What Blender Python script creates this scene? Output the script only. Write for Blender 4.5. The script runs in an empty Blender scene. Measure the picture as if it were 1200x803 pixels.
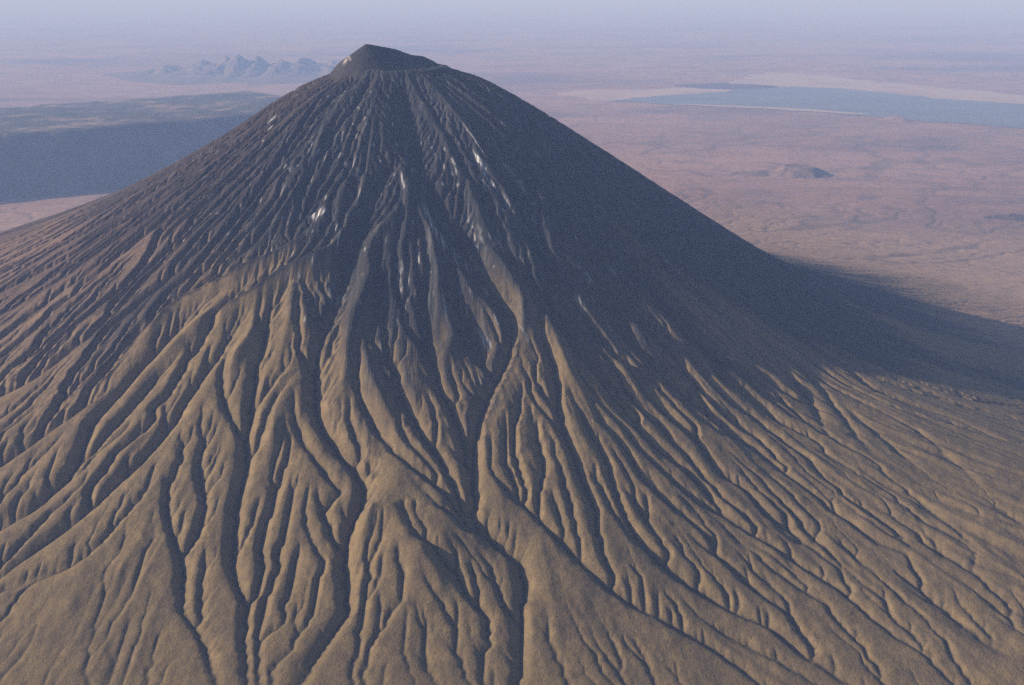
# Aerial view of a furrowed stratovolcano rising from a hazy rift-valley plain.  Units: metres, z = 0 on the plain.
import bpy, bmesh, math, time
import numpy as np

T0 = time.time()
rng = np.random.default_rng(11)
scene = bpy.context.scene
COL = scene.collection
R = math.radians

PX, PY = -540.0, 4500.0          # axis of the volcano
ZT = 1950.0                      # crater rim above the plain
CAM_Z = 2290.0

# valley floors and spur crests of the mountain: (relief m, half width m, x0,y0,x1,y1,...)
GULLIES=[
(52,29,20,11,[-471,4216,-410,4021,-408,3855,-353,3708,-274,3607,-192,3460,-134,3322,-70,3211,-11,3129,7,3039,-22,2937,-77,2802,-112,2713,-118,2614,-120,2529,-110,2447,-124,2377,-73,2339,-17,2300,29,2256,36,2193,24,2127,21,2080,14,2054,32,2001,20,1937]),
(27,15,12,6,[-115,2692,-97,2649,-76,2573,-43,2504,14,2455,67,2412,121,2352,155,2319,204,2269,253,2219,306,2189,350,2157,401,2145,461,2109,531,2077,581,2036,644,1979]),
(56,29,21,11,[-453,3762,-500,3617,-550,3478,-577,3348,-591,3208,-611,3091,-641,2983,-653,2889,-637,2769,-610,2678,-565,2614,-502,2550,-445,2481,-431,2430,-460,2359,-479,2282,-459,2193,-438,2082,-484,2026,-521,1931]),
(22,14,12,7,[-515,2715,-482,2601,-449,2551,-411,2492,-366,2435]),
(29,18,13,8,[-505,2839,-491,2761,-435,2664,-382,2591,-310,2525,-207,2460,-133,2390]),
(39,25,18,12,[-409,2972,-381,2850,-352,2772,-282,2635,-215,2551,-180,2488,-140,2415]),
(46,29,23,14,[-317,3212,-295,3049,-269,2925,-238,2820,-211,2748,-164,2686,-146,2595,-136,2522,-124,2438]),
(33,18,12,7,[42,3155,93,3083,115,3015,142,2938,148,2879,146,2815,161,2739,173,2686,200,2620,208,2559,234,2501,252,2445,251,2394,259,2290,291,2242,316,2189]),
(23,12,12,6,[33,2818,14,2729,-2,2667,7,2590,28,2532,51,2464]),
(17,10,9,5,[56,2736,77,2671,98,2616,91,2539,71,2443]),
(15,8,8,4,[142,2596,158,2529,170,2483,180,2421,188,2369,206,2306]),
(26,14,10,5,[187,2870,201,2806,233,2760,252,2705,293,2650,304,2578,326,2491,348,2418,398,2343,474,2271,541,2230,617,2183,650,2168,700,2157,746,2120,770,2077,839,2031,874,1995]),
(21,12,8,4,[250,2849,293,2765,335,2728,377,2668,409,2580,458,2540,529,2475,589,2444]),
(23,13,13,7,[256,2953,289,2890,328,2859,396,2813,467,2733,544,2681,614,2596]),
(29,16,16,8,[401,3008,468,2956,527,2876,583,2837,628,2774,653,2700,685,2658,770,2626]),
(15,8,10,5,[532,2594,592,2548,654,2514,699,2470,770,2434,839,2375,908,2320,961,2272,1027,2169,1062,2143,1102,2105,1144,2065]),
(34,21,18,11,[390,3159,493,3109,562,3042,615,2982,671,2947,728,2897,825,2821,870,2760,928,2703,974,2661]),
(23,14,21,12,[605,3219,685,3114,767,3044,852,2976]),
(29,16,22,12,[704,3234,766,3132,868,3079,953,2979,1065,2920]),
(31,17,25,14,[871,3334,960,3302,1048,3290,1105,3195,1117,3103,1097,3009,1110,2939]),
(23,13,15,8,[1100,3419,1171,3305,1214,3070,1224,2937,1309,2834]),
(21,12,13,7,[1199,3231,1267,3117,1327,2985,1369,2891,1414,2799]),
(18,10,11,6,[1418,3150,1498,3063,1521,2952,1561,2835,1571,2709]),
(21,13,16,10,[1351,3605,1362,3473,1402,3366,1494,3335,1612,3301,1719,3237,1820,3102]),
(33,17,12,6,[-828,3225,-838,3113,-843,2985,-844,2886,-841,2787,-827,2686,-828,2616,-810,2546,-814,2474,-807,2381,-791,2252,-750,2163,-706,2111,-715,2069,-680,1953]),
(20,11,8,4,[-685,2660,-688,2535,-705,2440,-711,2358,-721,2280,-687,2228,-695,2155,-702,2107]),
(15,8,8,4,[-644,2518,-649,2425,-648,2353,-658,2254,-646,2202,-671,2140,-670,2035,-646,1945]),
(9,5,6,3,[-604,2448,-603,2380,-583,2307,-537,2244,-466,2182]),
(13,9,13,9,[-605,2243,-598,2163,-613,2097]),
(5,3,5,3,[-584,2108,-555,2037,-524,1945]),
(25,13,12,6,[-702,2734,-665,2632,-601,2552,-564,2502,-504,2445,-453,2400]),
(23,14,18,11,[-955,2950,-948,2869,-950,2803,-915,2724,-856,2655,-824,2609]),
(36,20,13,7,[-895,3186,-923,3113,-958,2994,-989,2900,-1032,2833,-1047,2778,-1078,2692,-1107,2632,-1152,2562,-1194,2510,-1235,2442,-1294,2373,-1353,2320,-1406,2266,-1441,2233]),
(26,14,11,6,[-1056,2689,-1006,2596,-1019,2521,-1031,2454,-998,2363,-932,2265,-904,2182,-895,2115,-850,2057,-823,2047,-763,1938]),
(19,9,8,4,[-932,2638,-963,2561,-963,2539,-910,2447,-896,2376,-901,2319,-916,2256]),
(13,9,13,9,[-866,2250,-849,2166,-839,2109,-825,2052]),
(20,11,11,6,[-1093,2550,-1079,2463,-1121,2411,-1158,2332,-1192,2275,-1237,2242,-1330,2203,-1416,2177]),
(7,4,7,4,[-1253,2325,-1293,2267,-1331,2209]),
(42,25,16,9,[-1071,3224,-1105,3134,-1139,3088,-1187,3019,-1223,2957,-1256,2912,-1284,2852,-1300,2814,-1355,2742,-1347,2620,-1353,2558,-1395,2496,-1444,2427,-1509,2390]),
(29,17,20,12,[-1116,2944,-1172,2880,-1202,2815,-1273,2704,-1306,2634,-1338,2582]),
(26,15,18,10,[-1264,2901,-1335,2848,-1387,2808,-1488,2722,-1542,2663,-1608,2614]),
(23,14,23,14,[-1391,3359,-1426,3267,-1448,3206,-1468,3127,-1544,3062,-1595,2995,-1648,2953,-1741,2909]),
(19,12,19,12,[-1372,3690,-1382,3562,-1382,3409,-1436,3329]),
(19,12,19,12,[-1612,3855,-1675,3793,-1749,3680,-1878,3597,-1987,3560,-2026,3531]),
(6,4,6,4,[-1136,2220,-1102,2148,-1103,2080,-1126,2051]),
(6,4,6,4,[-1149,2100,-1095,2045,-1024,1972,-992,1909]),
(6,3,6,3,[-1068,2212,-1056,2145,-1013,2088,-1001,2017,-1021,1978]),
(6,3,6,3,[-946,2121,-929,2038,-924,1914]),
(8,5,8,5,[-1264,2098,-1256,2033,-1278,1968,-1302,1924]),
(5,3,5,3,[-437,2291,-401,2229,-327,2160,-278,2127,-228,2063,-157,2010,-100,1955]),
(6,4,6,4,[-329,2320,-325,2258,-293,2163,-273,2116]),
(6,4,6,4,[-284,2335,-273,2261,-256,2199,-198,2134,-167,2072,-109,2033]),
(7,4,7,4,[-246,2324,-206,2265,-144,2215,-142,2159,-82,2105,-2,2050,16,2020]),
(6,4,6,4,[-147,2294,-74,2271,-37,2191,-20,2122,10,2064]),
(5,3,5,3,[-365,2081,-332,2017,-324,1909]),
(13,9,13,9,[-309,2063,-254,2000,-204,1931]),
(13,8,13,8,[57,2204,96,2161,101,2114,94,2030,130,1974]),
(5,3,5,3,[204,2071,256,2002,295,1946]),
(6,3,6,3,[299,2103,348,2022,368,1953]),
(11,7,11,7,[402,2194,466,2137,554,2104,615,2059,675,2016,712,1982]),
(12,8,12,8,[509,2435,578,2379,643,2317,693,2257,763,2192,804,2209]),
(13,8,13,8,[628,2520,714,2417,794,2372,848,2284,923,2219]),
(12,7,12,7,[881,2569,935,2400]),
(12,7,12,7,[914,2536,984,2365]),
(12,7,12,7,[982,2488,1040,2420,1096,2295]),
(13,8,13,8,[1099,2290,1166,2202]),
(12,7,12,7,[977,2620,1067,2551,1120,2465,1236,2424]),
(12,7,12,7,[1097,2645,1193,2524,1282,2442]),
(12,7,12,7,[1282,2476,1321,2377]),
(12,7,12,7,[1329,2669,1406,2519,1434,2431]),
(12,7,12,7,[1445,2486,1499,2401]),
(6,3,6,3,[1277,2265,1315,2179,1354,2081]),
(11,7,11,7,[1142,2305,1221,2250,1268,2182,1323,2115]),
(13,9,13,9,[1273,2790,1365,2691,1475,2620,1618,2570]),
(14,10,14,10,[-583,4091,-612,3882,-637,3664,-666,3507]),
(11,8,11,8,[-680,4143,-737,3902,-791,3688,-815,3526]),
(11,8,11,8,[-775,4276,-861,4004,-957,3744,-1044,3507]),
(10,8,10,8,[-297,4149,-249,3931,-191,3760]),
(17,10,17,10,[-209,4184,-147,3938,-57,3754,45,3645]),
(15,10,15,10,[-154,4185,-40,3920,64,3778,130,3645,157,3434,278,3286]),
(14,9,14,9,[-346,4054,-310,3865,-266,3696]),
(13,8,13,8,[-546,4087,-542,3878,-567,3700]),
(13,13,13,13,[-696,2787,-682,2739,-671,2706]),
(13,13,13,13,[-717,2656,-721,2580,-716,2493]),
(13,13,13,13,[-769,2721,-779,2632,-787,2578]),
(13,13,13,13,[-688,2662,-640,2581,-595,2542]),
(13,13,13,13,[-646,2520,-646,2431]),
(13,13,13,13,[-573,2437,-537,2363,-511,2306]),
(13,13,13,13,[-495,2415,-467,2378]),
(13,13,13,13,[-595,2762,-569,2690,-578,2620]),
(13,13,13,13,[-521,2717,-501,2620,-459,2554]),
(13,13,13,13,[-497,2745,-460,2678]),
(13,13,13,13,[-458,2755,-426,2662,-379,2584]),
(13,13,13,13,[-426,2717,-385,2656,-354,2578]),
(13,13,13,13,[-368,2672,-313,2588,-274,2549,-208,2492]),
(13,13,13,13,[-359,2721,-320,2675,-280,2630]),
(13,13,13,13,[-248,2679,-198,2649]),
(13,13,13,13,[-308,2491,-270,2459,-239,2415]),
(13,13,13,13,[76,2698,96,2628]),
(13,13,13,13,[-20,2729,-11,2647,-35,2562]),
(13,13,13,13,[-78,2658,-69,2576,-55,2542]),
(13,13,13,13,[-27,2583,23,2472]),
(13,13,13,13,[42,2605,49,2536]),
(13,13,13,13,[115,2486,154,2412,146,2360]),
(13,13,13,13,[186,2726,200,2670]),
(13,13,13,13,[200,2842,201,2793]),
(13,13,13,13,[212,2637,236,2595,279,2526,306,2446,344,2388,381,2333]),
(13,13,13,13,[325,2572,374,2501,410,2428,439,2390]),
(13,13,13,13,[370,2767,421,2684]),
(13,13,13,13,[399,2636,437,2588,479,2543]),
(13,13,13,13,[443,2913,496,2838,536,2753]),
(13,13,13,13,[353,2896,399,2825]),
(13,13,13,13,[-911,2820,-863,2750]),
(13,13,13,13,[-892,2745,-844,2686]),
(13,13,13,13,[-855,2599,-822,2544]),
(13,13,13,13,[-1037,2683,-1011,2625]),
(13,13,13,13,[-995,2429,-975,2379]),
(13,13,13,13,[-938,2437,-914,2375]),
(13,13,13,13,[-865,2449,-864,2391]),
(13,13,13,13,[-1200,2708,-1243,2667,-1306,2626]),
(13,13,13,13,[-1146,2710,-1194,2644,-1237,2609]),
(13,13,13,13,[-1123,2679,-1164,2606,-1196,2564]),
(13,13,13,13,[-1198,2512,-1214,2459,-1248,2433]),
(13,13,13,13,[-1290,2544,-1325,2460,-1354,2433]),
(13,13,13,13,[-1290,2462,-1304,2389,-1358,2345]),
(13,13,13,13,[-1437,2533,-1463,2480,-1505,2441]),
(13,13,13,13,[-1510,2601,-1545,2548,-1567,2527]),
(13,13,13,13,[-1444,2662,-1505,2622]),
(13,13,13,13,[546,2472,602,2433]),
(13,13,13,13,[432,2442,447,2394]),
(13,13,13,13,[479,2422,488,2361]),
(13,13,13,13,[521,2362,545,2321]),
(13,13,13,13,[427,2258,476,2204,516,2159,570,2127,615,2091,663,2065,716,2044,783,1993]),
(13,13,13,13,[488,2309,537,2254]),
(13,13,13,13,[653,2453,720,2387]),
(13,13,13,13,[660,2316,698,2262,733,2216]),
(13,13,13,13,[718,2328,756,2263,777,2229]),
(13,13,13,13,[753,2359,812,2290,863,2250,923,2218]),
(13,13,13,13,[811,2401,840,2303]),
(13,13,13,13,[878,2407,907,2334]),
(13,13,13,13,[819,2533,882,2465,938,2399]),
(13,13,13,13,[883,2519,950,2452,982,2375]),
(13,13,13,13,[985,2436,1020,2349]),
(13,13,13,13,[996,2473,1034,2402,1082,2314]),
(13,13,13,13,[1156,2346,1214,2265,1275,2196]),
(13,13,13,13,[1246,2509,1328,2428,1398,2341]),
(13,13,13,13,[1171,2539,1228,2457,1241,2424]),
(13,13,13,13,[1264,2415,1317,2367]),
(13,13,13,13,[1285,2592,1370,2529,1437,2430]),
(13,13,13,13,[1327,2286,1376,2200,1426,2162]),
(13,13,13,13,[1361,2291,1413,2196]),
(13,13,13,13,[1370,2599,1437,2556]),
(13,13,13,13,[1532,2737,1619,2585]),
(13,13,13,13,[1266,2168,1315,2115,1359,2079]),
(13,13,13,13,[484,3010,528,2952]),
(13,13,13,13,[268,3108,337,3024,393,2974]),
(13,13,13,13,[162,3124,210,3053,260,2982]),
(13,13,13,13,[72,3125,91,3052]),
(13,13,13,13,[112,2937,133,2876]),
(13,13,13,13,[-36,3395,12,3275]),
(13,13,13,13,[-173,3263,-124,3149,-77,3044]),
(13,13,13,13,[-223,3344,-171,3212,-123,3115]),
(13,13,13,13,[-326,3402,-313,3295,-292,3210]),
(13,13,13,13,[-384,3415,-380,3287,-366,3185]),
(13,13,13,13,[-438,3411,-420,3283,-396,3181]),
(13,13,13,13,[-503,3061,-507,2966]),
(13,13,13,13,[-535,2966,-512,2888,-491,2827]),
(13,13,13,13,[-462,2949,-419,2860]),
(13,13,13,13,[-665,3429,-650,3317,-649,3221]),
(13,13,13,13,[-621,3334,-611,3211,-608,3144]),
(13,13,13,13,[-1013,3223,-1084,3130]),
(13,13,13,13,[-1180,3384,-1267,3289,-1351,3195]),
(13,13,13,13,[-1131,3453,-1222,3357]),
(13,13,13,13,[-1036,3546,-1120,3407]),
(13,13,13,13,[-965,3609,-1021,3478]),
(13,13,13,13,[-878,3503,-952,3381,-1031,3303]),
(13,13,13,13,[-874,3146,-874,2997,-850,2919]),
(13,13,13,13,[-785,2912,-791,2835]),
(13,13,13,13,[-932,3137,-965,3008,-986,2947]),
(13,13,13,13,[-968,3161,-1061,3040,-1108,2933]),
(13,13,13,13,[-782,3139,-800,3039]),
(13,13,13,13,[-682,2892,-692,2815]),
(13,13,13,13,[-233,2952,-200,2850,-168,2761,-153,2711]),
(82,105,82,105,[-511,4357,-445,4054,-403,3884,-364,3732,-316,3599]),
(36,50,36,50,[-128,3051,-108,2973,-89,2879]),
(62,71,62,71,[-482,3682,-527,3542,-564,3408,-583,3250,-608,3115,-634,3003]),
(62,71,62,71,[-336,3659,-254,3534,-177,3412,-105,3283,-41,3172,-17,3059]),
(39,50,39,50,[-82,3837,5,3666,86,3482,163,3335,267,3205]),
]
RIDGES=[
(38,27,38,27,[-535,3700,-569,3559,-611,3428,-622,3361,-644,3293,-731,3241,-829,3202,-906,3132,-1033,3079,-1120,3017,-1151,2956,-1237,2853,-1250,2805]),
(25,22,25,22,[-692,3500,-715,3415,-781,3351,-889,3289,-994,3236,-1101,3189,-1196,3175,-1242,3084,-1279,2969,-1343,2911]),
(38,27,38,27,[-360,3586,-449,3422,-523,3317,-527,3244,-503,3222,-516,3115,-536,3037,-539,2965,-545,2832,-552,2707]),
(21,18,21,18,[-537,3038,-500,2927,-459,2805,-405,2705,-340,2584,-284,2521]),
(25,21,25,21,[-411,3693,-376,3540,-317,3430,-270,3271,-250,3120,-236,3031,-188,2994,-221,2907,-237,2843,-219,2760,-181,2649]),
(34,27,34,27,[-111,3414,-47,3318,0,3237,49,3182,39,3089,35,3003]),
(21,21,21,21,[49,3183,121,3140,154,3065,194,2901,253,2823]),
(29,24,29,24,[439,3266,477,3172,524,3052]),
(25,21,25,21,[548,3359,574,3239,650,3125,739,3073,812,3015]),
(23,20,23,20,[-166,3185,-105,3146,-53,3074,0,3003,9,2938]),
(29,27,29,27,[-673,2834,-747,2733,-761,2662,-713,2549]),
(34,30,34,30,[-387,2406,-419,2359,-435,2293]),
(25,22,25,22,[-383,2414,-298,2393,-198,2373,-128,2339]),
(21,20,21,20,[-362,2408,-248,2385]),
(21,24,21,24,[-783,3234,-757,3112,-764,2983,-773,2873]),
(25,24,25,24,[-905,3107,-866,2987,-931,2884,-933,2792]),
(35,114,35,114,[-358,2370,-268,2263,-197,2146]),
(15,18,15,18,[-169,3722,-162,3607,-107,3489,-73,3398]),
(15,18,15,18,[0,3817,55,3790,100,3754,133,3575,161,3422]),
(15,18,15,18,[26,3482,67,3417,89,3246,141,3201]),
(15,18,15,18,[-245,3310,-194,3262,-98,3093,-38,2978]),
(15,18,15,18,[-101,3232,-24,3124,23,3020]),
(15,18,15,18,[448,3281,495,3134,588,3042]),
(15,18,15,18,[552,3366,627,3221]),
(15,18,15,18,[286,3056,441,2979]),
(15,18,15,18,[-398,2856,-293,2715]),
(15,18,15,18,[-527,3075,-496,2907,-450,2802,-354,2641]),
(15,18,15,18,[-581,3019,-623,2969,-652,2852]),
(15,18,15,18,[-689,2856,-761,2806,-785,2686]),
(15,18,15,18,[-773,3226,-727,3094,-680,2945]),
(15,18,15,18,[-629,3640,-657,3483]),
(15,18,15,18,[-818,3672,-858,3514,-941,3358]),
(15,18,15,18,[-765,3886,-790,3708]),
(15,18,15,18,[-306,3499,-273,3317,-247,3177]),
(15,18,15,18,[-356,3530,-337,3344,-310,3170]),
(15,18,15,18,[-395,3526,-392,3336,-396,3230]),
(15,18,15,18,[183,3039,260,2927,325,2829]),
(15,18,15,18,[-51,3730,0,3593,26,3509]),
]
STAINS=[
(-112,3753,90,10,1.00),(-130,3798,60,7,0.80),(-165,3920,70,7,0.60),(-114,3698,40,6,0.45),(-311,3471,70,7,1.00),(-332,3512,50,6,0.90),(-281,3407,40,9,0.60),(-417,3594,22,5,0.80),(-426,3629,30,4,0.70),(-720,3464,28,16,1.00),(-739,3462,15,12,0.80),(-704,3470,18,9,0.80),(-1043,4154,18,14,0.90),(-1031,4063,14,12,1.00),(-1051,4225,25,9,0.50),(-858,3707,20,9,0.50),(-737,3740,18,6,0.50),(-874,3700,25,7,0.50),(17,3808,40,7,0.60),(-13,3836,40,6,0.50),(41,3746,30,6,0.40),(-255,3384,40,10,0.50),(-118,3437,30,12,0.30),(-137,3341,18,12,0.30),(-236,3088,50,8,0.50),(-102,3012,30,9,0.60),(-81,2988,20,8,0.60),(-47,3417,30,8,0.50),(47,3029,30,8,0.40),(-338,3279,50,5,0.50),(-367,3173,60,5,0.35),(-611,3132,20,10,0.35),(-634,3149,20,14,0.30),(-201,3302,60,5,0.40),(248,3252,30,16,0.30),(289,3403,30,18,0.25),(-327,3845,50,5,0.35),(-189,4004,40,6,0.50),(-688,3832,40,4,0.35),(-618,3692,40,4,0.35),(-889,3595,30,5,0.40),(-792,3614,40,5,0.40),(-390,3169,30,12,0.20),(-753,3177,20,10,0.30),(-716,3235,15,7,0.35),(-598,3149,15,6,0.50),]
SPIT=[(3371,20003),(4385,19764),(5188,19473),(6012,19051),(6756,18515),(6753,18411),(5930,18779),(5123,19218),(4335,19530)]
LAKE=[(2117,20788),(2737,20310),(3435,19853),(4689,19559),(5870,18860),(6927,18081),(7700,17247),(8851,16483),(9655,15591),(11532,17714),(11494,18726),(10646,20003),(10050,20626),(9310,21035),(8869,21811),(8461,22549),(7819,23336),(6906,23749),(5509,23134),(4292,22082),(3252,21634)]
SALT=[(940,22174),(1682,21119),(2201,20707),(3738,21119),(5784,21811),(7364,20788),(8808,19853),(10900,17714),(12834,18996),(11568,21811),(10376,23541),(9069,25801),(8558,27095),(7273,27649),(5841,25556),(5277,23962),(3688,23234),(2024,22936)]
HILLS=[
('cinder_cone',3706,12107,470,430,215,'small eroded cinder cone alone on the pink plain','hill',3,0.25,0),
('hill',5171,9531,480,300,110,'low hill at the right edge of the plain, coloured dark for shade','hill',5,0,0),  # dark colour stands in for shade on the plain here
('hill',7063,17595,330,300,90,'tiny pointed hill beside the near shore of the lake','hill',8,0,0),
('hill',3246,12165,800,420,60,'low sunlit rise just left of the cinder cone','hill',12,0,0),
('hill',5441,23749,1500,900,60,'broad dark hump beyond the head of the lake','hill',15,0,0),
]

# lighting and air
SUN_AZ = math.atan2(-1., -.05); SUN_EL = R(22)
SUN_E = 5.; SUN_COL = (1., .89, .77); SKY_S = .057; EXPOSURE = .5
HAZE_D = 4.2e-5; HAZE_COL = (.36, .53, 1.); HAZE_ABS = (.47, .40, .84); HAZE_G = 0.

# ------------------------------------------------------------------ helpers
def tag(o, label=None, category=None, group=None, kind=None):
    if label: o['label'] = label
    if category: o['category'] = category
    if group: o['group'] = group
    if kind: o['kind'] = kind
    return o

def grid_mesh(name, X, Y, Z, mat, parent=None, attrs=None, keep=None):
    """a height field as ONE mesh object (quads), with optional per-point float attributes"""
    ny, nx = X.shape
    co = np.empty((ny*nx, 3), np.float32)
    co[:, 0] = X.ravel(); co[:, 1] = Y.ravel(); co[:, 2] = Z.ravel()
    i = np.arange(ny*nx, dtype=np.int32).reshape(ny, nx)
    q = np.stack([i[:-1, :-1], i[:-1, 1:], i[1:, 1:], i[1:, :-1]], -1).reshape(-1, 4)
    if keep is not None:
        kq = keep.ravel()[q].any(1)
        q = q[kq]
        used = np.zeros(ny*nx, bool); used[q.ravel()] = True
        new = np.cumsum(used, dtype=np.int32)-1
        co = co[used]; q = new[q].astype(np.int32)
    else:
        used = slice(None)
    me = bpy.data.meshes.new(name)
    me.vertices.add(len(co)); me.vertices.foreach_set('co', co.ravel())
    me.loops.add(q.size); me.loops.foreach_set('vertex_index', q.ravel())
    me.polygons.add(len(q))
    me.polygons.foreach_set('loop_start', np.arange(0, q.size, 4, dtype=np.int32))
    me.polygons.foreach_set('loop_total', np.full(len(q), 4, np.int32))
    me.polygons.foreach_set('use_smooth', np.ones(len(q), bool))
    for k, v in (attrs or {}).items():
        if v.ndim == 3:
            a = me.attributes.new(k, 'FLOAT_VECTOR', 'POINT')
            a.data.foreach_set('vector', v.reshape(-1, 3)[used].astype(np.float32).ravel())
        else:
            a = me.attributes.new(k, 'FLOAT', 'POINT')
            a.data.foreach_set('value', v.ravel()[used].astype(np.float32))
    me.update(calc_edges=True)
    me.materials.append(mat)
    o = bpy.data.objects.new(name, me); COL.objects.link(o)
    if parent: o.parent = parent
    return o

def smoothstep(a, b, x):
    t = np.clip((x-a)/(b-a), 0, 1)
    return t*t*(3-2*t)

def resize(a, ny, nx):
    """bilinear resample of a node-centred grid"""
    y = np.linspace(0, a.shape[0]-1, ny); x = np.linspace(0, a.shape[1]-1, nx)
    y0 = np.minimum(y.astype(int), a.shape[0]-2); x0 = np.minimum(x.astype(int), a.shape[1]-2)
    fy = (y-y0)[:, None].astype(np.float32); fx = (x-x0)[None].astype(np.float32)
    r0 = a[y0]; r1 = a[y0+1]
    c = r0*(1-fy)+r1*fy
    return c[:, x0]*(1-fx)+c[:, x0+1]*fx

def cubic(a, ny, nx):
    """Catmull-Rom resample (no facets left from the coarse grid)"""
    def ax(a, n):
        m = a.shape[0]
        p = np.linspace(0, m-1, n); i = np.minimum(p.astype(int), m-2); t = (p-i)[:, None].astype(np.float32)
        g = lambda k: a[np.clip(i+k, 0, m-1)]
        p0, p1, p2, p3 = g(-1), g(0), g(1), g(2)
        return p1+.5*t*(p2-p0+t*(2*p0-5*p1+4*p2-p3+t*(3*(p1-p2)+p3-p0)))
    return ax(ax(a, ny).T.copy(), nx).T.copy()

def sample(a, xs, ys, qx, qy):
    """Catmull-Rom samples of grid a(ys, xs) on the tensor grid qy x qx"""
    def ax(a, p0, d, q):
        m = a.shape[0]; p = np.clip((q-p0)/d, 0, m-1.001); i = p.astype(int); t = (p-i)[:, None].astype(np.float32)
        g = lambda k: a[np.clip(i+k, 0, m-1)]
        p0_, p1, p2, p3 = g(-1), g(0), g(1), g(2)
        return p1+.5*t*(p2-p0_+t*(2*p0_-5*p1+4*p2-p3+t*(3*(p1-p2)+p3-p0_)))
    b = ax(a, ys[0], ys[1]-ys[0], qy)
    return np.ascontiguousarray(ax(np.ascontiguousarray(b.T), xs[0], xs[1]-xs[0], qx).T)

def blur(a, n=1):
    for _ in range(n):
        p = np.pad(a, 1, mode='edge')
        a = (p[:-2, 1:-1]+p[2:, 1:-1]+2*p[1:-1, 1:-1])*.25
        p = np.pad(a, 1, mode='edge')
        a = (p[1:-1, :-2]+p[1:-1, 2:]+2*p[1:-1, 1:-1])*.25
    return a

def value_noise(X, Y, scale, seed, octaves=4, gain=.5):
    """smooth lattice noise in about -1..1"""
    out = np.zeros(X.shape, np.float32); amp = 1.; tot = 0.
    for o in range(octaves):
        g = np.random.default_rng(seed+o).uniform(-1, 1, (257, 257)).astype(np.float32)
        u = X/scale*2**o+37.1*o+1000; v = Y/scale*2**o+91.7*o+1000
        iu = np.floor(u).astype(int); iv = np.floor(v).astype(int)
        fu = (u-iu).astype(np.float32); fv = (v-iv).astype(np.float32)
        fu = fu*fu*(3-2*fu); fv = fv*fv*(3-2*fv)
        iu %= 256; iv %= 256
        out += amp*((g[iv, iu]*(1-fu)+g[iv, iu+1]*fu)*(1-fv)+(g[iv+1, iu]*(1-fu)+g[iv+1, iu+1]*fu)*fv)
        tot += amp; amp *= gain
    return out/tot

# ------------------------------------------------------------------ the cone before it was cut
KN = np.array([240, 500, 800, 1200, 1600, 2000, 2500, 3000, 4000, 5500, 9000.])
def profile(sl):
    mid = .5*(KN[1:]+KN[:-1])
    rr = np.arange(0, 14001, 10.)
    s = np.interp(rr, np.r_[200, mid], np.r_[sl[0], sl]); s[rr < 240] = 0
    d = np.cumsum(s)*10.
    k = d > 1700
    d[k] = 1700+250*np.tanh((d[k]-1700)/250.)*1.0          # runs out on to the plain
    return rr, d
PROF = [profile(s) for s in (
    (.40, .60, .632, .631, .603, .469, .33, .175, .085, .07),      # lee side, to the right
    (.47, .617, .518, .401, .32, .314, .309, .28, .19, .06),      # long left side
    (.42, .61, .63, .62, .58, .48, .34, .21, .13, .06),            # front and back
    (.45, .62, .66, .68, .55, .25, .14, .11, .09, .06))]          # broad apron, front right
def cone(X, Y):
    dx = X-PX; dy = Y-PY; r = np.hypot(dx, dy)+1e-6; c = dx/r
    wr = np.clip(c, 0, 1)**2; wl = np.clip(-c, 0, 1)**2; wf = 1-wr-wl
    d = [np.interp(r, *p) for p in PROF]
    g = np.exp(-((np.degrees(np.arctan2(dy, dx))+36)/19.)**2)
    return ZT-((wr*d[0]+wl*d[1]+wf*d[2])*(1-g)+g*d[3])

def plain_relief(X, Y):
    return (6*value_noise(X, Y, 1500, 70, 3)+3*value_noise(X, Y, 350, 80, 3)).astype(np.float32)

def washes(X, Y):
    """0..1 : dry stream beds fanning out over the plain from the foot of the mountain"""
    dx = X-PX; dy = Y-PY; r = np.hypot(dx, dy); th = np.arctan2(dx, -dy)
    u = th*7000+260*value_noise(X, Y, 700, 101, 3)+90*value_noise(X, Y, 180, 104, 2); v = r*.33
    a = np.abs(value_noise(u, v, 620, 107, 2)); b = np.abs(value_noise(u, v, 260, 109, 2))
    return np.maximum(smoothstep(.075, .0, a), .7*smoothstep(.10, .0, b)*smoothstep(9500, 6500, r))*smoothstep(24000, 9000, r)

# ------------------------------------------------------------------ erosion
X0, X1, Y0, Y1 = -4700., 4500., 1650., 7000.
def axes(dx):
    return (np.arange(X0, X1+dx*.5, dx, dtype=np.float32), np.arange(Y0, Y1+dx*.5, dx, dtype=np.float32))

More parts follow.
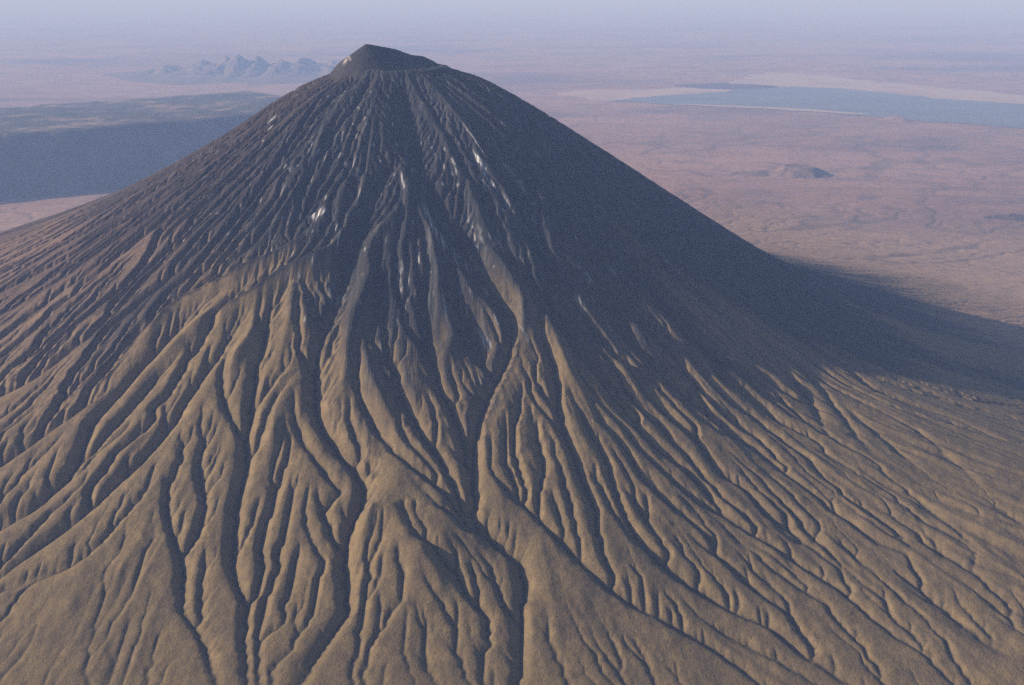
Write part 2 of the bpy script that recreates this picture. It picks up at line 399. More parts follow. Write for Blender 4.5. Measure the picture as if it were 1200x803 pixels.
def line_field(lines, xs, ys, shape, power, carve=False):
    """max over lines of relief * falloff(distance), tapering in at the head"""
    f = np.zeros(shape, np.float32); dx = xs[1]-xs[0]
    for (dep, w, dep1, w1, pts) in lines:
        p = np.array(pts, float).reshape(-1, 2)
        # a little natural wander between the surveyed points
        n = max(2, int(np.hypot(*(p[-1]-p[0]))/40))
        s = np.r_[0, np.cumsum(np.hypot(*np.diff(p, axis=0).T))]
        t = np.linspace(0, s[-1], max(2, int(s[-1]/30)))
        q = np.c_[np.interp(t, s, p[:, 0]), np.interp(t, s, p[:, 1])]
        for k in range(2):
            q[1:-1] = .25*q[:-2]+.5*q[1:-1]+.25*q[2:]
        x_, y_ = q[-1]
        out = x_ < -1150-.30*(y_-1900) or y_ < 2010 or x_ > 1350+.45*(y_-2050)
        if out:                               # the valley runs on out of sight
            e_ = q[-1]-q[max(-4, -len(q))]; e_ /= np.hypot(*e_)+1e-6
            q = np.r_[q, q[-1]+e_*np.arange(30, 900, 30.)[:, None]]
        t = np.r_[0, np.cumsum(np.hypot(*np.diff(q, axis=0).T))]; t /= t[-1]
        head = np.clip(t/.3, .15 if w < 60 else .75, 1)*(1+(dep1/dep-1)*t)
        ww = w+(w1-w)*t
        if not out: head = head*np.clip((1.02-t)/.3, .05, 1)
        if carve:                             # floors always fall downstream
            zb = cone(q[:, 0], q[:, 1]); fl_ = np.minimum.accumulate(zb-dep*head-.02*np.arange(len(q)))
            head = (zb-fl_)/dep
        for a in range(len(q)-1):
            ax, ay = q[a]; bx, by = q[a+1]; wa = max(ww[a], dx*.9); m = 3.2*wa
            i0 = max(0, int((min(ax, bx)-m-X0)/dx)); i1 = min(shape[1], int((max(ax, bx)+m-X0)/dx)+2)
            j0 = max(0, int((min(ay, by)-m-Y0)/dx)); j1 = min(shape[0], int((max(ay, by)+m-Y0)/dx)+2)
            if i1 <= i0 or j1 <= j0: continue
            gx = xs[i0:i1][None]; gy = ys[j0:j1][:, None]
            L2 = (bx-ax)**2+(by-ay)**2+1e-6
            u = np.clip(((gx-ax)*(bx-ax)+(gy-ay)*(by-ay))/L2, 0, 1)
            d = np.hypot(gx-ax-u*(bx-ax), gy-ay-u*(by-ay))
            h = dep*(head[a]*(1-u)+head[a+1]*u)*np.exp(-(d/wa)**power)
            v = f[j0:j1, i0:i1]; np.maximum(v, h, out=v)
    return f

NB = [(-1, -1), (-1, 0), (-1, 1), (0, -1), (0, 1), (1, -1), (1, 0), (1, 1)]
def erode(h, dx, steps, K, D, Kc, every, seed):
    """stream incision along randomised steepest descent + slope-limited creep"""
    g = np.random.default_rng(seed)
    ny, nx = h.shape; N = ny*nx
    idx = np.arange(N, dtype=np.int32).reshape(ny, nx)
    A = None
    off = np.array([a*nx+b for a, b in NB], np.int32)
    for it in range(steps):
        hp = np.pad(h, 1, mode='constant', constant_values=1e6)
        best = np.zeros(h.shape, np.float32); rec = idx.copy(); dist = np.full(h.shape, dx, np.float32)
        for k, (a, b) in enumerate(NB):
            L = dx*math.hypot(a, b)
            s = (h-hp[1+a:1+a+ny, 1+b:1+b+nx])/L
            if it % every == 0:
                s = s*(.55+.9*g.random(h.shape, dtype=np.float32))
            m = s > best
            best[m] = s[m]; rec[m] = idx[m]+off[k]; dist[m] = L
        edge = np.zeros(h.shape, bool); edge[0] = edge[-1] = True; edge[:, 0] = edge[:, -1] = True
        rec[edge] = idx[edge]
        r = rec.ravel()
        if it % every == 0:
            S = np.ones(N); P = r.copy(); P[P == idx.ravel()] = N
            P = np.append(P, N); S = np.append(S, 0.)
            for _ in range(11):
                S = S+np.bincount(P, weights=S, minlength=N+1); S[N] = 0.
                P = P[P]
            An = (S[:N].reshape(ny, nx)*dx*dx).astype(np.float32)
            A = An if A is None else .55*A+.45*An
        hr = h.ravel()[r].reshape(ny, nx)
        slope = np.maximum(h-hr, 0)/dist
        E = K*np.maximum(np.minimum(A, 45000.)**.42*np.minimum(slope, .75)-Kc, 0)
        h = h-np.minimum(E, .5*np.maximum(h-hr, 0))
        # creep, stronger on over-steep banks
        hp = np.pad(h, 1, mode='edge')
        gx = hp[1:-1, 1:]-hp[1:-1, :-1]; gy = hp[1:, 1:-1]-hp[:-1, 1:-1]
        def fl(gd):
            return gd*(1+np.clip(np.abs(gd)/dx-.78, 0, .5)*9)
        fx = fl(gx); fy = fl(gy)
        kk = np.minimum(D/dx**2, .04)
        h = h+kk*((fx[:, 1:]-fx[:, :-1])+(fy[1:]-fy[:-1]))
        h = h.astype(np.float32)
    return h, A

def build_height():
    dx = 9.
    xs, ys = axes(dx); X, Y = np.meshgrid(xs, ys)
    h = cone(X, Y).astype(np.float32)
    r = np.hypot(X-PX, Y-PY)
    fade = smoothstep(240, 420, r)
    g0 = line_field(GULLIES, xs, ys, h.shape, 1.0, True)
    r0 = line_field(RIDGES, xs, ys, h.shape, 1.05)
    traced = smoothstep(0, 10, g0+r0)
    h += (r0*(1+.8*value_noise(X, Y, 130, 28, 3))-g0*.8)*fade
    th = np.arctan2(X-PX, -(Y-PY))
    # radial flutes so that rills start everywhere, plus roughness; lumpier on the gentler front apron
    front = smoothstep(1250, 1750, r)*smoothstep(1.25, .8, np.abs(th))
    h += fade*(5*value_noise(th*1400, r*.12, 70, 5, 2)*smoothstep(2600, 800, r)
               + 18*value_noise(th*1250, r*.10, 300, 12, 2)*smoothstep(2000, 1000, r)+9*value_noise(th*1800, r*.25, 240, 9, 2) + (1+4*front)*value_noise(X, Y, 160, 20, 3))
    h += g_noise(h.shape, 1)*.5+fade*(.8+4.4*front)*value_noise(X, Y, 85, 27, 3)
    h, A = erode(h, dx, 100, KE(r, X, Y), DE(r), KC(r), 4, 1)
    dx = 4.5
    xs, ys = axes(dx); X, Y = np.meshgrid(xs, ys); r = np.hypot(X-PX, Y-PY); th = np.arctan2(X-PX, -(Y-PY))
    h = cubic(h, *X.shape); fade = smoothstep(240, 420, r)
    front = smoothstep(1250, 1750, r)*smoothstep(1.25, .8, np.abs(th))
    arc = th*np.where(r < 1400, 1100, 1100*r/1400)
    ribs = 1-2*np.abs(value_noise(th*1100, r*.055, 44, 61, 3))
    ribs2 = 1-2*np.abs(value_noise(th*1900, r*.12, 60, 65, 3))
    h += fade*(g_noise(h.shape, 5)*.25+(.4+1.3*front)*value_noise(X, Y, 34, 25, 3)+3.*ribs*smoothstep(1900, 900, r)+ribs2*(4.*front+5.*smoothstep(.5, .9, th)*smoothstep(500, 900, r)))
    h, A = erode(h, dx, 55, KE(r, X, Y), DE(r)*.8, KC(r), 4, 2)
    # the face towards the viewer once more, finer
    fx = np.arange(-2300., 2701., 3., dtype=np.float32); fy = np.arange(Y0, 4851., 3., dtype=np.float32)
    FX, FY = np.meshgrid(fx, fy); r = np.hypot(FX-PX, FY-PY); th = np.arctan2(FX-PX, -(FY-PY))
    f0 = sample(h, xs, ys, fx, fy)
    fade = smoothstep(240, 420, r)
    front = smoothstep(1250, 1750, r)*smoothstep(1.25, .8, np.abs(th))
    ribs = 1-2*np.abs(value_noise(th*1100, r*.05, 21, 71, 3))
    f = f0+fade*(g_noise(f0.shape, 6)*.18+(.2+.8*front)*value_noise(FX, FY, 22, 75, 3)+2.6*ribs*smoothstep(1800, 900, r))
    f, _ = erode(f, 3., 34, KE(r, FX, FY), DE(r)*.55, KC(r)*.7, 4, 3)
    m = smoothstep(0, 90, np.minimum(np.minimum(FX-fx[0], fx[-1]-FX), fy[-1]-FY))
    f = f0+(f-f0)*m
    ax_ = np.r_[np.arange(X0, fx[0]-.1, 7.), fx, np.arange(fx[-1]+7., X1, 7.)]
    ay_ = np.r_[fy, np.arange(fy[-1]+7., Y1, 7.)]
    H = sample(h, xs, ys, ax_, ay_)
    i0 = int(np.searchsorted(ax_, fx[0]-.01))
    H[:len(fy), i0:i0+len(fx)] = f
    return ax_, ay_, H

def g_noise(shape, seed):
    return np.random.default_rng(seed).normal(size=shape).astype(np.float32)
def KE(r, x, y):
    k = .0125*(1+.12*smoothstep(1500, 700, r))
    for (cx, cy, a, b, q) in ((-1170, 2080, 230, 260, .75), (170, 2190, 150, 200, .7), (60, 2330, 70, 110, .6), (1200, 2780, 300, 160, .35)):   # smooth grassed spur, outwash fans
        k = k*(1-q*np.exp(-(((x-cx)/a)**2+((y-cy)/b)**2)**1.5))
    return k.astype(np.float32)
def KC(r):
    return (8.5-3.*smoothstep(1500, 800, r)).astype(np.float32)
def DE(r):
    return (.17-.12*smoothstep(1600, 900, r)).astype(np.float32)

# ------------------------------------------------------------------ node helpers
def new_mat(name):
    m = bpy.data.materials.new(name); m.use_nodes = True
    nt = m.node_tree; b = nt.nodes['Principled BSDF']
    b.inputs['Roughness'].default_value = .95
    b.inputs['Specular IOR Level'].default_value = .15
    return m, nt, b
def nd(nt, typ, **kw):
    n = nt.nodes.new(typ)
    for k, v in kw.items():
        if hasattr(n, k): setattr(n, k, v)
        else: n.inputs[k.replace('_', ' ')].default_value = v
    return n
def noise(nt, vec, scale, detail=5, rough=.55, dist=0.):
    n = nt.nodes.new('ShaderNodeTexNoise')
    n.inputs['Scale'].default_value = scale; n.inputs['Detail'].default_value = detail
    n.inputs['Roughness'].default_value = rough; n.inputs['Distortion'].default_value = dist
    nt.links.new(vec, n.inputs['Vector']); return n.outputs['Fac']
def ramp(nt, fac, stops):
    n = nt.nodes.new('ShaderNodeValToRGB'); e = n.color_ramp.elements
    while len(e) < len(stops): e.new(.5)
    for k, (p, c) in enumerate(stops):
        e[k].position = p
        e[k].color = (c[0], c[1], c[2], 1) if not isinstance(c, (int, float)) else (c, c, c, 1)
    nt.links.new(fac, n.inputs['Fac']); return n.outputs['Color']
def mix(nt, fac, a, b, mode='MIX'):
    n = nt.nodes.new('ShaderNodeMix'); n.data_type = 'RGBA'; n.blend_type = mode
    for sock, v in ((n.inputs[0], fac), (n.inputs[6], a), (n.inputs[7], b)):
        if isinstance(v, (int, float)): sock.default_value = v
        elif isinstance(v, tuple): sock.default_value = (*v, 1)
        else: nt.links.new(v, sock)
    return n.outputs[2]
def math_(nt, op, a, b=None):
    n = nt.nodes.new('ShaderNodeMath'); n.operation = op
    for sock, v in ((n.inputs[0], a), (n.inputs[1], b)):
        if v is None: continue
        if isinstance(v, (int, float)): sock.default_value = v
        else: nt.links.new(v, sock)
    return n.outputs[0]
def attr(nt, name, out='Fac'):
    n = nt.nodes.new('ShaderNodeAttribute'); n.attribute_name = name; return n.outputs[out]
def mapped(nt, vec, scale):
    n = nt.nodes.new('ShaderNodeMapping'); n.inputs['Scale'].default_value = scale
    nt.links.new(vec, n.inputs['Vector']); return n.outputs['Vector']
def bump(nt, b, height, strength, dist):
    n = nt.nodes.new('ShaderNodeBump'); n.inputs['Strength'].default_value = strength; n.inputs['Distance'].default_value = dist
    nt.links.new(height, n.inputs['Height']); nt.links.new(n.outputs['Normal'], b.inputs['Normal'])
def position(nt):
    return nt.nodes.new('ShaderNodeNewGeometry').outputs['Position']

# ------------------------------------------------------------------ materials
def mat_volcano():
    m, nt, b = new_mat('volcanic_ash_slopes')
    P = position(nt); flow = attr(nt, 'flow', 'Vector')
    broad = noise(nt, P, .0022, 4, .55)
    fine = noise(nt, P, .03, 6, .65)
    grass = mix(nt, ramp(nt, broad, [(.3, 0), (.7, 1)]), (.212, .149, .069), (.262, .184, .085))
    grass = mix(nt, ramp(nt, fine, [(.35, 0), (.7, 1)]), grass, (.15, .105, .056))
    pink = mix(nt, ramp(nt, broad, [(.3, 0), (.7, 1)]), (.175, .108, .080), (.225, .138, .102))
    pink = mix(nt, ramp(nt, fine, [(.4, 0), (.75, .8)]), pink, (.10, .072, .06))
    low = mix(nt, attr(nt, 'left_pink'), grass, pink)
    # patchy soil, tufts and low bushes
    low = mix(nt, ramp(nt, noise(nt, P, .008, 5, .6), [(.42, 0), (.66, .55)]), low, (.14, .102, .060))
    low = mix(nt, ramp(nt, noise(nt, P, .011, 6, .7, .5), [(.55, 0), (.75, .5)]), low, (.33, .225, .135))
    low = mix(nt, ramp(nt, noise(nt, P, .15, 3, .7), [(.54, 0), (.66, .55)]), low, (.065, .058, .036))
    # darker colour along the gully floors
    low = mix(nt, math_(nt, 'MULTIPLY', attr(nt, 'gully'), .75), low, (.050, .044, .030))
    # bare upper cone: long thin radial stripes of cinders
    st = noise(nt, mapped(nt, flow, (.035, .0028, 1)), 1., 6, .65)
    st2 = noise(nt, mapped(nt, flow, (.011, .0012, 1)), 1., 4, .6)
    rock = ramp(nt, st, [(.30, (.010, .011, .014)), (.48, (.024, .025, .028)), (.58, (.048, .046, .046)), (.72, (.13, .122, .12))])
    rock = mix(nt, ramp(nt, st2, [(.45, 0), (.7, .75)]), rock, (.052, .042, .038))
    rock = mix(nt, math_(nt, 'MULTIPLY', attr(nt, 'left_pink'), .45), rock, (.085, .05, .04))
    col = mix(nt, attr(nt, 'upper'), low, rock)
    # pale carbonatite stains
    pale = noise(nt, mapped(nt, flow, (.03, .006, 1)), 1., 7, .75)
    pale2 = noise(nt, P, .006, 3, .5)
    pm = math_(nt, 'MULTIPLY', ramp(nt, pale, [(.57, 0), (.67, 1)]), ramp(nt, pale2, [(.47, 0), (.60, 1)]))
    pm = math_(nt, 'MULTIPLY', pm, attr(nt, 'upper'))
    col = mix(nt, math_(nt, 'MULTIPLY', pm, .6), col, (.33, .31, .31))
    breakup = ramp(nt, noise(nt, mapped(nt, flow, (.10, .03, 1)), 1., 6, .75), [(.36, 0), (.50, 1)])
    col = mix(nt, math_(nt, 'MULTIPLY', attr(nt, 'stain'), breakup), col, (.72, .69, .67))
    col = mix(nt, attr(nt, 'apron'), col, mix(nt, ramp(nt, noise(nt, P, .012, 5, .65), [(.35, 0), (.7, 1)]), (.46, .30, .20), (.27, .18, .125)))
    nt.links.new(col, b.inputs['Base Color'])
    h = math_(nt, 'ADD', math_(nt, 'MULTIPLY', noise(nt, P, .045, 6, .7), 3.), math_(nt, 'MULTIPLY', noise(nt, P, .25, 3, .6), 1.0))
    h = math_(nt, 'ADD', h, math_(nt, 'MULTIPLY', math_(nt, 'MULTIPLY', st, attr(nt, 'upper')), 12.))
    bump(nt, b, h, .62, 2.3)
    return m

def mat_summit():
    m, nt, b = new_mat('summit_cinders')
    P = position(nt)
    c = ramp(nt, noise(nt, P, .012, 5, .6), [(.3, (.026, .025, .028)), (.7, (.050, .044, .043))])
    c = mix(nt, attr(nt, 'stain'), c, (.42, .36, .33))
    nt.links.new(c, b.inputs['Base Color'])
    bump(nt, b, noise(nt, P, .06, 5, .6), .3, 2.)
    return m

def mat_ground():
    m, nt, b = new_mat('dry_plain')
    P = position(nt)
    big = noise(nt, mapped(nt, P, (.00010, .00022, .0002)), 1., 6, .62, .4)
    mid = noise(nt, mapped(nt, P, (.0009, .0014, .001)), 1., 6, .65, .6)
    fine = noise(nt, P, .012, 5, .65)
    c = ramp(nt, big, [(.34, (.17, .10, .085)), (.45, (.35, .195, .135)), (.56, (.45, .26, .18)), (.68, (.26, .16, .125))])
    c = mix(nt, ramp(nt, mid, [(.5, 0), (.72, .8)]), c, (.115, .085, .075))
    c = mix(nt, ramp(nt, fine, [(.4, 0), (.75, .5)]), c, (.12, .085, .065))
    c = mix(nt, attr(nt, 'apron'), c, mix(nt, ramp(nt, fine, [(.35, 0), (.7, 1)]), (.46, .30, .20), (.27, .18, .125)))
    k = math_(nt, 'ABSOLUTE', math_(nt, 'SUBTRACT', noise(nt, mapped(nt, P, (.00020, .00034, 1)), 1., 8, .62, .8), .5))
    c = mix(nt, math_(nt, 'MULTIPLY', ramp(nt, k, [(0, 1), (.022, 0)]), .7), c, (.11, .085, .075))     # scrub along dry stream beds
    c = mix(nt, math_(nt, 'MULTIPLY', attr(nt, 'wash'), .55), c, (.12, .09, .07))
    nt.links.new(c, b.inputs['Base Color'])
    h = math_(nt, 'ADD', math_(nt, 'MULTIPLY', noise(nt, mapped(nt, P, (.0012, .004, .002)), 1., 8, .68, .5), 26.), math_(nt, 'MULTIPLY', noise(nt, P, .02, 5, .65), 3.))
    bump(nt, b, h, .6, 2.)
    return m

def simple(name, stops, scale, rough=.95, bumpv=None, detail=6, stretch=(1, 1, 1)):
    m, nt, b = new_mat(name)
    P = mapped(nt, position(nt), stretch)
    n = noise(nt, P, scale, detail, .62, .3)
    nt.links.new(ramp(nt, n, stops), b.inputs['Base Color'])
    b.inputs['Roughness'].default_value = rough
    if bumpv: bump(nt, b, noise(nt, P, bumpv[0], 7, .65), bumpv[1], bumpv[2])
    return m

# ------------------------------------------------------------------ the volcano
xs, ys, H = build_height()
X, Y = np.meshgrid(xs, ys)
r = np.hypot(X-PX, Y-PY)
inside = np.minimum(np.minimum(X-X0, X1-X), np.minimum(Y-Y0, Y1-Y))
C = (cone(X, Y)+plain_relief(X, Y)*smoothstep(3000, 5500, r)).astype(np.float32)
H = H+plain_relief(X, Y)*smoothstep(3000, 5500, r)
e = smoothstep(0, 600, inside)
H = C*(1-e)+H*e-4*smoothstep(60, 0, inside)
# crater terrace: a slightly raised, uneven lip round a shallow floor
H = H+smoothstep(300, 235, r)*(-6+6*value_noise(X, Y, 90, 51, 3))+7*np.exp(-((r-238)/22)**2)
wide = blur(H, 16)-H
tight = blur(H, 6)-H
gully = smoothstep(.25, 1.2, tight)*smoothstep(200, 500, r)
drop = ZT-H
th = np.arctan2(X-PX, -(Y-PY))
edge = 620+150*value_noise(X, Y, 520, 33, 4)+230*value_noise(th*1500, r*.25, 260, 34, 3)+250*smoothstep(.35, .9, th)+500*smoothstep(1.05, 1.45, th)+smoothstep(.5, 1., th)*520*value_noise(th*1500, r*.10, 150, 37, 4)+60*smoothstep(-.6, -1.3, th)+200*np.exp(-((th-.12)/.3)**2)  # right-flank terms carry dark rock lower, in streaks: shade painted into colour
upper = smoothstep(150, -130, drop-edge+40*np.clip(-wide, -4, 4)*-1)
upper = np.clip(upper, 0, 1)
left_pink = smoothstep(-.28, -.95, th+.25*value_noise(X, Y, 700, 44, 3))  # pinker brown towards the left flank
flow = np.stack([th*np.minimum(r, 1500)*1., r, np.zeros_like(r)], -1)
vapron = smoothstep(3000, 4300, r+700*value_noise(X, Y, 900, 93, 3))*smoothstep(.85, 1.5, np.abs(th))
stain = np.zeros_like(H)
flecks = list(STAINS)
for _ in range(150):                   # small crisp flecks of pale lava caught in the rills of the upper cone
    a_ = rng.normal(-.35, .45); rr = 330+980*rng.random()**.8
    flecks.append((PX+rr*math.sin(a_), PY-rr*math.cos(a_), 4+14*rng.random()**2, 3.5+3.5*rng.random(), .15+.4*rng.random()**2))
for _ in range(70):
    a_ = rng.normal(.35, .25); rr = 600+900*rng.random()
    flecks.append((PX+rr*math.sin(a_), PY-rr*math.cos(a_), 8+26*rng.random()**2, 4+6*rng.random(), .2+.35*rng.random()))
wander = value_noise(X, Y, 45, 61, 3)
for (x, y, lx, w, amt) in flecks:      # radial white streaks: position, length down slope, width
    m_ = 1.5*lx+3*w
    i0, i1 = np.searchsorted(xs, (x-m_, x+m_)); j0, j1 = np.searchsorted(ys, (y-m_, y+m_))
    if i1-i0 < 2 or j1-j0 < 2: continue
    dx_ = X[j0:j1, i0:i1]-x; dy_ = Y[j0:j1, i0:i1]-y
    ux, uy = x-PX, y-PY; L = math.hypot(ux, uy); ux /= L; uy /= L
    a = dx_*ux+dy_*uy; c_ = -dx_*uy+dy_*ux
    c_ = c_+w*1.3*wander[j0:j1, i0:i1]
    v_ = stain[j0:j1, i0:i1]
    np.maximum(v_, min(1., 1.25*amt)*np.exp(-(np.abs(a/lx))**3-(c_/(.42*max(w, 6)))**2), out=v_)
volcano = grid_mesh('volcano', X, Y, H, mat_volcano(), attrs=dict(upper=upper, left_pink=left_pink, gully=gully, flow=flow, stain=stain, apron=vapron))
tag(volcano, 'tall steep volcano with deeply furrowed tan and dark grey slopes rising from the plain', 'volcano')

# summit cinder cone, standing inside the old rim
gx = np.arange(-400, 402, 4.); SX, SY = np.meshgrid(gx, gx)
ridge = [(-118, -66, 106), (-60, -18, 93), (5, 30, 77), (65, 75, 50), (120, 112, 40), (165, 140, 18)]
SZ = np.full(SX.shape, -140.)
for (ax, ay, az), (bx, by, bz) in zip(ridge[:-1], ridge[1:]):
    for u in np.linspace(0, 1, 14):
        d = np.hypot(SX-ax-u*(bx-ax), SY-ay-u*(by-ay))
        k = .66+.05*value_noise(SX, SY, 120, 3, 2)
        SZ = np.maximum(SZ, az+u*(bz-az)-k*d)
SZ = SZ-24*smoothstep(240, 330, np.hypot(SX, SY))+1.2*value_noise(SX, SY, 30, 8, 3)
st = np.exp(-((SX+205)/9)**2-((SY+125)/22)**2)+.6*np.exp(-((SX+190+.3*(SY+110))/4)**2)*(SY > -150)*(SY < -50)
cone_o = grid_mesh('summit_cone', SX+PX, SY+PY, SZ+ZT-4, mat_summit(), parent=volcano, attrs=dict(stain=np.clip(st, 0, 1)), keep=SZ > -62)
cone_o['label'] = 'smooth dark cinder cone capping the summit'

# ------------------------------------------------------------------ the plain, one sheet to the horizon
ang = np.unique(np.r_[np.linspace(-180, -45, 40), np.linspace(-45, 45, 781), np.linspace(45, 180, 40)])
rad = np.r_[np.linspace(20, 1500, 12)[:-1], np.geomspace(1500, 260000, 1000)]
AA, RR = np.meshgrid(np.radians(ang), rad)
GX = RR*np.sin(AA); GY = RR*np.cos(AA)
ins = np.minimum(np.minimum(GX-X0, X1-GX), np.minimum(GY-Y0, Y1-GY))
rg = np.hypot(GX-PX, GY-PY)
GZ = cone(GX, GY)+plain_relief(GX, GY)*smoothstep(3000, 5500, rg)*smoothstep(30000, 12000, rg)-260*smoothstep(0, 900, ins)
wash = washes(GX, GY)*smoothstep(150, -250, ins)
GZ = GZ-9*wash
apron = smoothstep(7600, 4700, rg+900*value_noise(GX, GY, 1500, 91, 3))
ground = grid_mesh('ground', GX, GY, GZ[::1], mat_ground(), attrs=dict(apron=apron, wash=wash))
tag(ground, 'flat pinkish dry plain stretching to the hazy horizon', kind='structure')

def sheet(name, pts, z, mat, label, wander=60, thick=3.):
    """a flat irregular sheet lying on the plain, with a real rim"""
    p = np.array(pts, float); n = len(p); out = []
    for i in range(n):                      # Catmull-Rom outline
        a, b, c, d = p[i-1], p[i], p[(i+1) % n], p[(i+2) % n]
        m = max(3, int(np.hypot(*(c-b))/160))
        for t in np.arange(m)/m:
            out.append(.5*(2*b+(c-a)*t+(2*a-5*b+4*c-d)*t*t+(3*b-a-3*c+d)*t**3))
    q = np.array(out)
    q += wander*np.c_[value_noise(q[:, :1], q[:, 1:], 500, 5, 3), value_noise(q[:, :1], q[:, 1:], 500, 6, 3)]
    bm = bmesh.new()
    top = [bm.verts.new((x, y, z)) for x, y in q]; bot = [bm.verts.new((x, y, z-thick)) for x, y in q]
    edges = [bm.edges.new((top[i], top[(i+1) % len(top)])) for i in range(len(top))]
    bmesh.ops.triangle_fill(bm, edges=edges, use_beauty=True)
    for i in range(len(top)):
        j = (i+1) % len(top); bm.faces.new((top[i], bot[i], bot[j], top[j]))
    bmesh.ops.recalc_face_normals(bm, faces=bm.faces)
    me = bpy.data.meshes.new(name); bm.to_mesh(me); bm.free(); me.materials.append(mat)
    o = bpy.data.objects.new(name, me); COL.objects.link(o)
    return tag(o, label, kind='structure')
salt = simple('salt_flat_crust', [(.3, (.34, .235, .185)), (.55, (.48, .35, .28)), (.75, (.33, .23, .18))], .0006)
water, wnt, wb = new_mat('lake_water')
wn = noise(wnt, mapped(wnt, position(wnt), (.0003, .0012, 1)), 1., 5, .6)
wnt.links.new(ramp(wnt, wn, [(.35, (.125, .135, .15)), (.65, (.20, .20, .205))]), wb.inputs['Base Color'])
wb.inputs['Roughness'].default_value = .45
sheet('salt_flat', SALT, 10., salt, 'pale salt flats along the far shore of the lake', 330)
sheet('salt_spit', SPIT, 17., salt, 'thin pale salt spit along the near shore of the lake', 60)
sheet('lake', LAKE, 14., water, 'long blue grey lake lying across the plain beyond the volcano', 300)

# ------------------------------------------------------------------ rift escarpment on the left
E0 = np.array([-5896., 10957.]); du = np.array([2496., 1773.]); du /= np.linalg.norm(du); dn = np.array([-du[1], du[0]])
s_ = np.arange(-5000, 6200, 40.); t_ = np.r_[np.arange(-1300, 300, 25.), np.arange(300, 6500, 90.)]
S_, T_ = np.meshgrid(s_, t_)
tt = T_+230*value_noise(S_, T_*.3, 1000, 21, 4)+45*value_noise(S_, T_*.2, 210, 22, 4)
face = np.interp(tt, [-1300, -640, -250, -10, 60], [0, 10, 330, 690, 715])
top = -0.035*np.maximum(T_, 0)+55*value_noise(S_, T_, 900, 23, 5)*smoothstep(0, 400, T_)+18*value_noise(S_, T_, 170, 26, 3)*smoothstep(0, 300, T_)
EZ = (face+top)*smoothstep(6400, 4300, T_)+8*value_noise(S_, T_, 150, 24, 4)*smoothstep(-640, -500, tt)-14*smoothstep(-700, -1300, T_)-20*smoothstep(6000, 6400, T_)
EZ = EZ*smoothstep(5900, 4500, S_)*smoothstep(-5000, -4000, S_)-16*smoothstep(5700, 6000, S_)-16*smoothstep(-4800, -5000, S_)
EX = E0[0]+S_*du[0]+T_*dn[0]; EY = E0[1]+S_*du[1]+T_*dn[1]
scrub = simple('escarpment_scrub', [(.32, (.035, .04, .034)), (.52, (.07, .064, .05)), (.63, (.26, .18, .135)), (.75, (.09, .08, .065))], .0015, detail=10, stretch=(1, 1.3, .3), bumpv=(.006, .5, 6.))
nt = scrub.node_tree; b = nt.nodes['Principled BSDF']
c0 = b.inputs['Base Color'].links[0].from_socket
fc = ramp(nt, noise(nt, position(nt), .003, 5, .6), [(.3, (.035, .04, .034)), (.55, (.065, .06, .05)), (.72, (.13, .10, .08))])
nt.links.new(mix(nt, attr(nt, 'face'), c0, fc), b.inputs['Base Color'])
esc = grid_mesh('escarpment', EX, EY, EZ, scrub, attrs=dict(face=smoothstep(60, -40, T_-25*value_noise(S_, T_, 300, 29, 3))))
tag(esc, 'long rift escarpment with a shadowed blue face left of the volcano', 'escarpment')

# ------------------------------------------------------------------ far mountains
mx = np.arange(-11600, -3800, 40.); my = np.arange(24300, 30500, 40.)
MX, MY = np.meshgrid(mx, my)
env = np.zeros_like(MX)
for (x, y, h, sx, sy) in [(-8200, 27400, 330, 1300, 1300), (-6300, 27700, 330, 1300, 1300), (-8650, 27300, 480, 420, 800), (-7900, 27100, 520, 380, 800), (-7500, 26900, 590, 420, 800), (-7050, 27200, 520, 400, 900),
                          (-6450, 27400, 430, 500, 1000), (-5900, 27700, 500, 600, 1000), (-9500, 27300, 260, 500, 700), (-10100, 27300, 130, 700, 700), (-5000, 27800, 360, 800, 900)]:
    env = np.maximum(env, h*np.exp(-np.abs((MX-x)/sx)**1.45-np.abs((MY-y)/sy)**1.3))
MZ = .72*env*(1+.6*value_noise(MX, MY, 900, 41, 4))+np.clip(env/200, 0, 1)*(110*(1-2*np.abs(value_noise(MX, MY, 520, 45, 5, .6)))+10*g_noise(MX.shape, 9))
MZ, _ = erode(MZ.astype(np.float32), 40., 40, np.float32(.010), np.float32(2.), np.float32(20.), 3, 5)
MZ = MZ-12*smoothstep(25, 5, env)
rockm = simple('mountain_rock', [(.3, (.10, .085, .075)), (.6, (.19, .14, .115)), (.8, (.12, .10, .085))], .0015, bumpv=(.006, .5, 8.))
mts = grid_mesh('mountain_range', MX, MY, MZ, rockm, keep=env > 6)
tag(mts, 'jagged hazy mountain range far behind the volcano on the left', 'mountains')

# ------------------------------------------------------------------ small cones and hills on the plain
def hill(name, x, y, rx, ry, h, label, cat, seed, crater=0., lean=0., group=None):
    n = 81
    u = np.linspace(-1.25, 1.25, n); U, V = np.meshgrid(u, u)
    q = np.hypot(U, V)+.30*value_noise(U, V, .6, seed, 5)
    z = np.clip(1-q, -.3, 1); z = np.where(z > 0, z**1.15, z)*h
    z = z*(1+lean*U)+h*.12*value_noise(U, V, .22, seed+7, 3)*np.clip(1.1-q, 0, 1)
    if crater: z = np.minimum(z, h*.62+(z-h*.62)*-crater)
    o = grid_mesh(name, x+U*rx, y+V*ry, z, conem if 'cinder' in label else darkm if 'dark' in label else hillm, keep=z > -.1*h)
    return tag(o, label, cat, group)
hillm = simple('hill_ash', [(.3, (.16, .105, .08)), (.55, (.27, .165, .12)), (.8, (.15, .10, .08))], .004, bumpv=(.01, .4, 3.))
conem = simple('weathered_cone', [(.3, (.09, .065, .055)), (.5, (.17, .11, .085)), (.75, (.24, .15, .115))], .004, bumpv=(.01, .6, 6.))
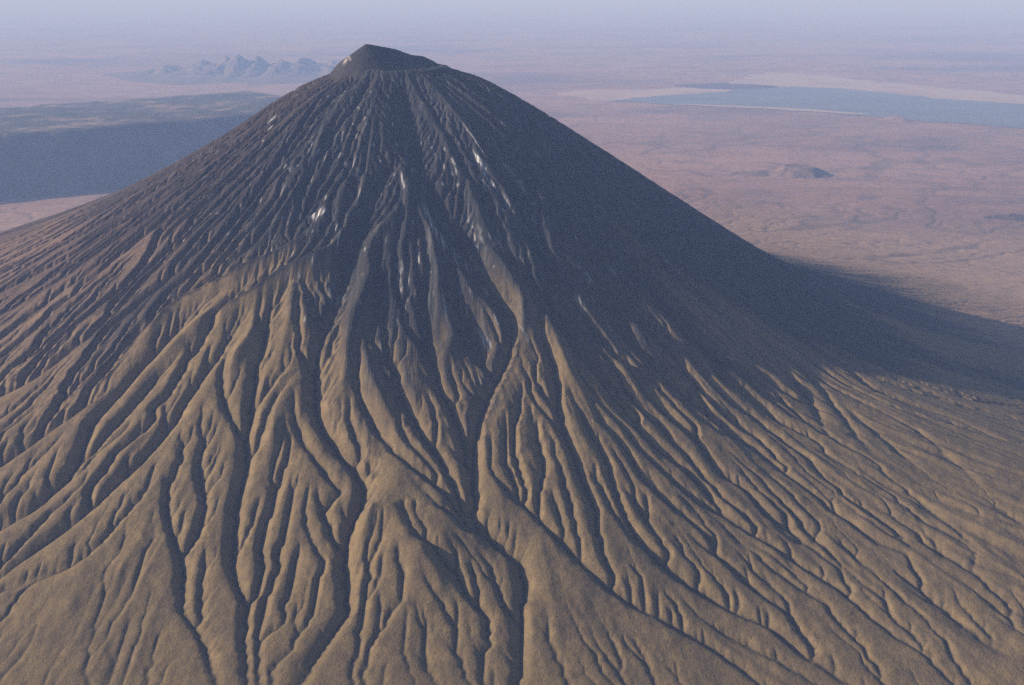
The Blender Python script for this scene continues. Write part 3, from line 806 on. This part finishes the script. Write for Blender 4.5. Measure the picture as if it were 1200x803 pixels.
darkm = simple('dark_land_and_shade', [(.3, (.055, .042, .04)), (.6, (.10, .07, .06)), (.8, (.07, .055, .05))], .006, bumpv=(.012, .4, 3.))  # dark land of the far hump; on the right-edge hill, painted shade
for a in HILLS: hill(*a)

# ------------------------------------------------------------------ air
bm = bmesh.new(); bmesh.ops.create_cube(bm, size=1.)
me = bpy.data.meshes.new('haze'); bm.to_mesh(me); bm.free()
haze = bpy.data.objects.new('haze', me); COL.objects.link(haze)
z0 = min(float(GZ.min()), -60.)-1.; z1 = CAM_Z+60.
haze.scale = (540000., 540000., z1-z0); haze.location = (0, 0, .5*(z0+z1))
hm = bpy.data.materials.new('haze_air'); hm.use_nodes = True; nt = hm.node_tree
nt.nodes.remove(nt.nodes['Principled BSDF'])
pv = nt.nodes.new('ShaderNodeVolumePrincipled')
pv.inputs['Color'].default_value = (*HAZE_COL, 1)
pv.inputs['Density'].default_value = HAZE_D
pv.inputs['Anisotropy'].default_value = HAZE_G
pv.inputs['Absorption Color'].default_value = (*HAZE_ABS, 1)
nt.links.new(pv.outputs['Volume'], nt.nodes['Material Output'].inputs['Volume'])
try: hm.cycles.homogeneous_volume = True
except Exception: pass
me.materials.append(hm)
tag(haze, 'thin blue haze filling the air over the plain', kind='stuff')

# ------------------------------------------------------------------ light, sky, camera
sun_dir = np.array([math.sin(SUN_AZ)*math.cos(SUN_EL), math.cos(SUN_AZ)*math.cos(SUN_EL), math.sin(SUN_EL)])
sl = bpy.data.lights.new('sun', 'SUN'); sl.energy = SUN_E; sl.angle = R(.5); sl.color = SUN_COL
so = bpy.data.objects.new('sun', sl); COL.objects.link(so)
from mathutils import Vector
so.rotation_euler = Vector(-sun_dir).to_track_quat('-Z', 'Y').to_euler()
w = bpy.data.worlds.new('World'); scene.world = w; w.use_nodes = True
wt = w.node_tree; bg = wt.nodes['Background']
sky = wt.nodes.new('ShaderNodeTexSky'); sky.sky_type = 'NISHITA'; sky.sun_disc = False
sky.sun_elevation = SUN_EL; sky.sun_rotation = SUN_AZ; sky.altitude = 900.
wt.links.new(sky.outputs['Color'], bg.inputs['Color']); bg.inputs['Strength'].default_value = SKY_S

F = 1100.
cam = bpy.data.cameras.new('camera'); cam.sensor_width = 36.; cam.lens = F*36/1200
cam.clip_start = 1.; cam.clip_end = 600000.
co = bpy.data.objects.new('camera', cam); COL.objects.link(co)
co.location = (0, 0, CAM_Z)
co.rotation_euler = (math.pi/2-math.atan((401.5+15)/F), 0, 0)
scene.camera = co

v = scene.view_settings; v.view_transform = 'Standard'; v.look = 'None'; v.gamma = 1.; v.use_curve_mapping = False; v.exposure = EXPOSURE
c = scene.cycles; c.max_bounces = 4; c.diffuse_bounces = 2; c.glossy_bounces = 1; c.volume_bounces = 1; c.use_denoising = False; c.use_adaptive_sampling = False; c.sample_clamp_direct = 6.; c.sample_clamp_indirect = 2.; scene.render.filter_size = 1.1
print('scene built in %.1f s' % (time.time()-T0))
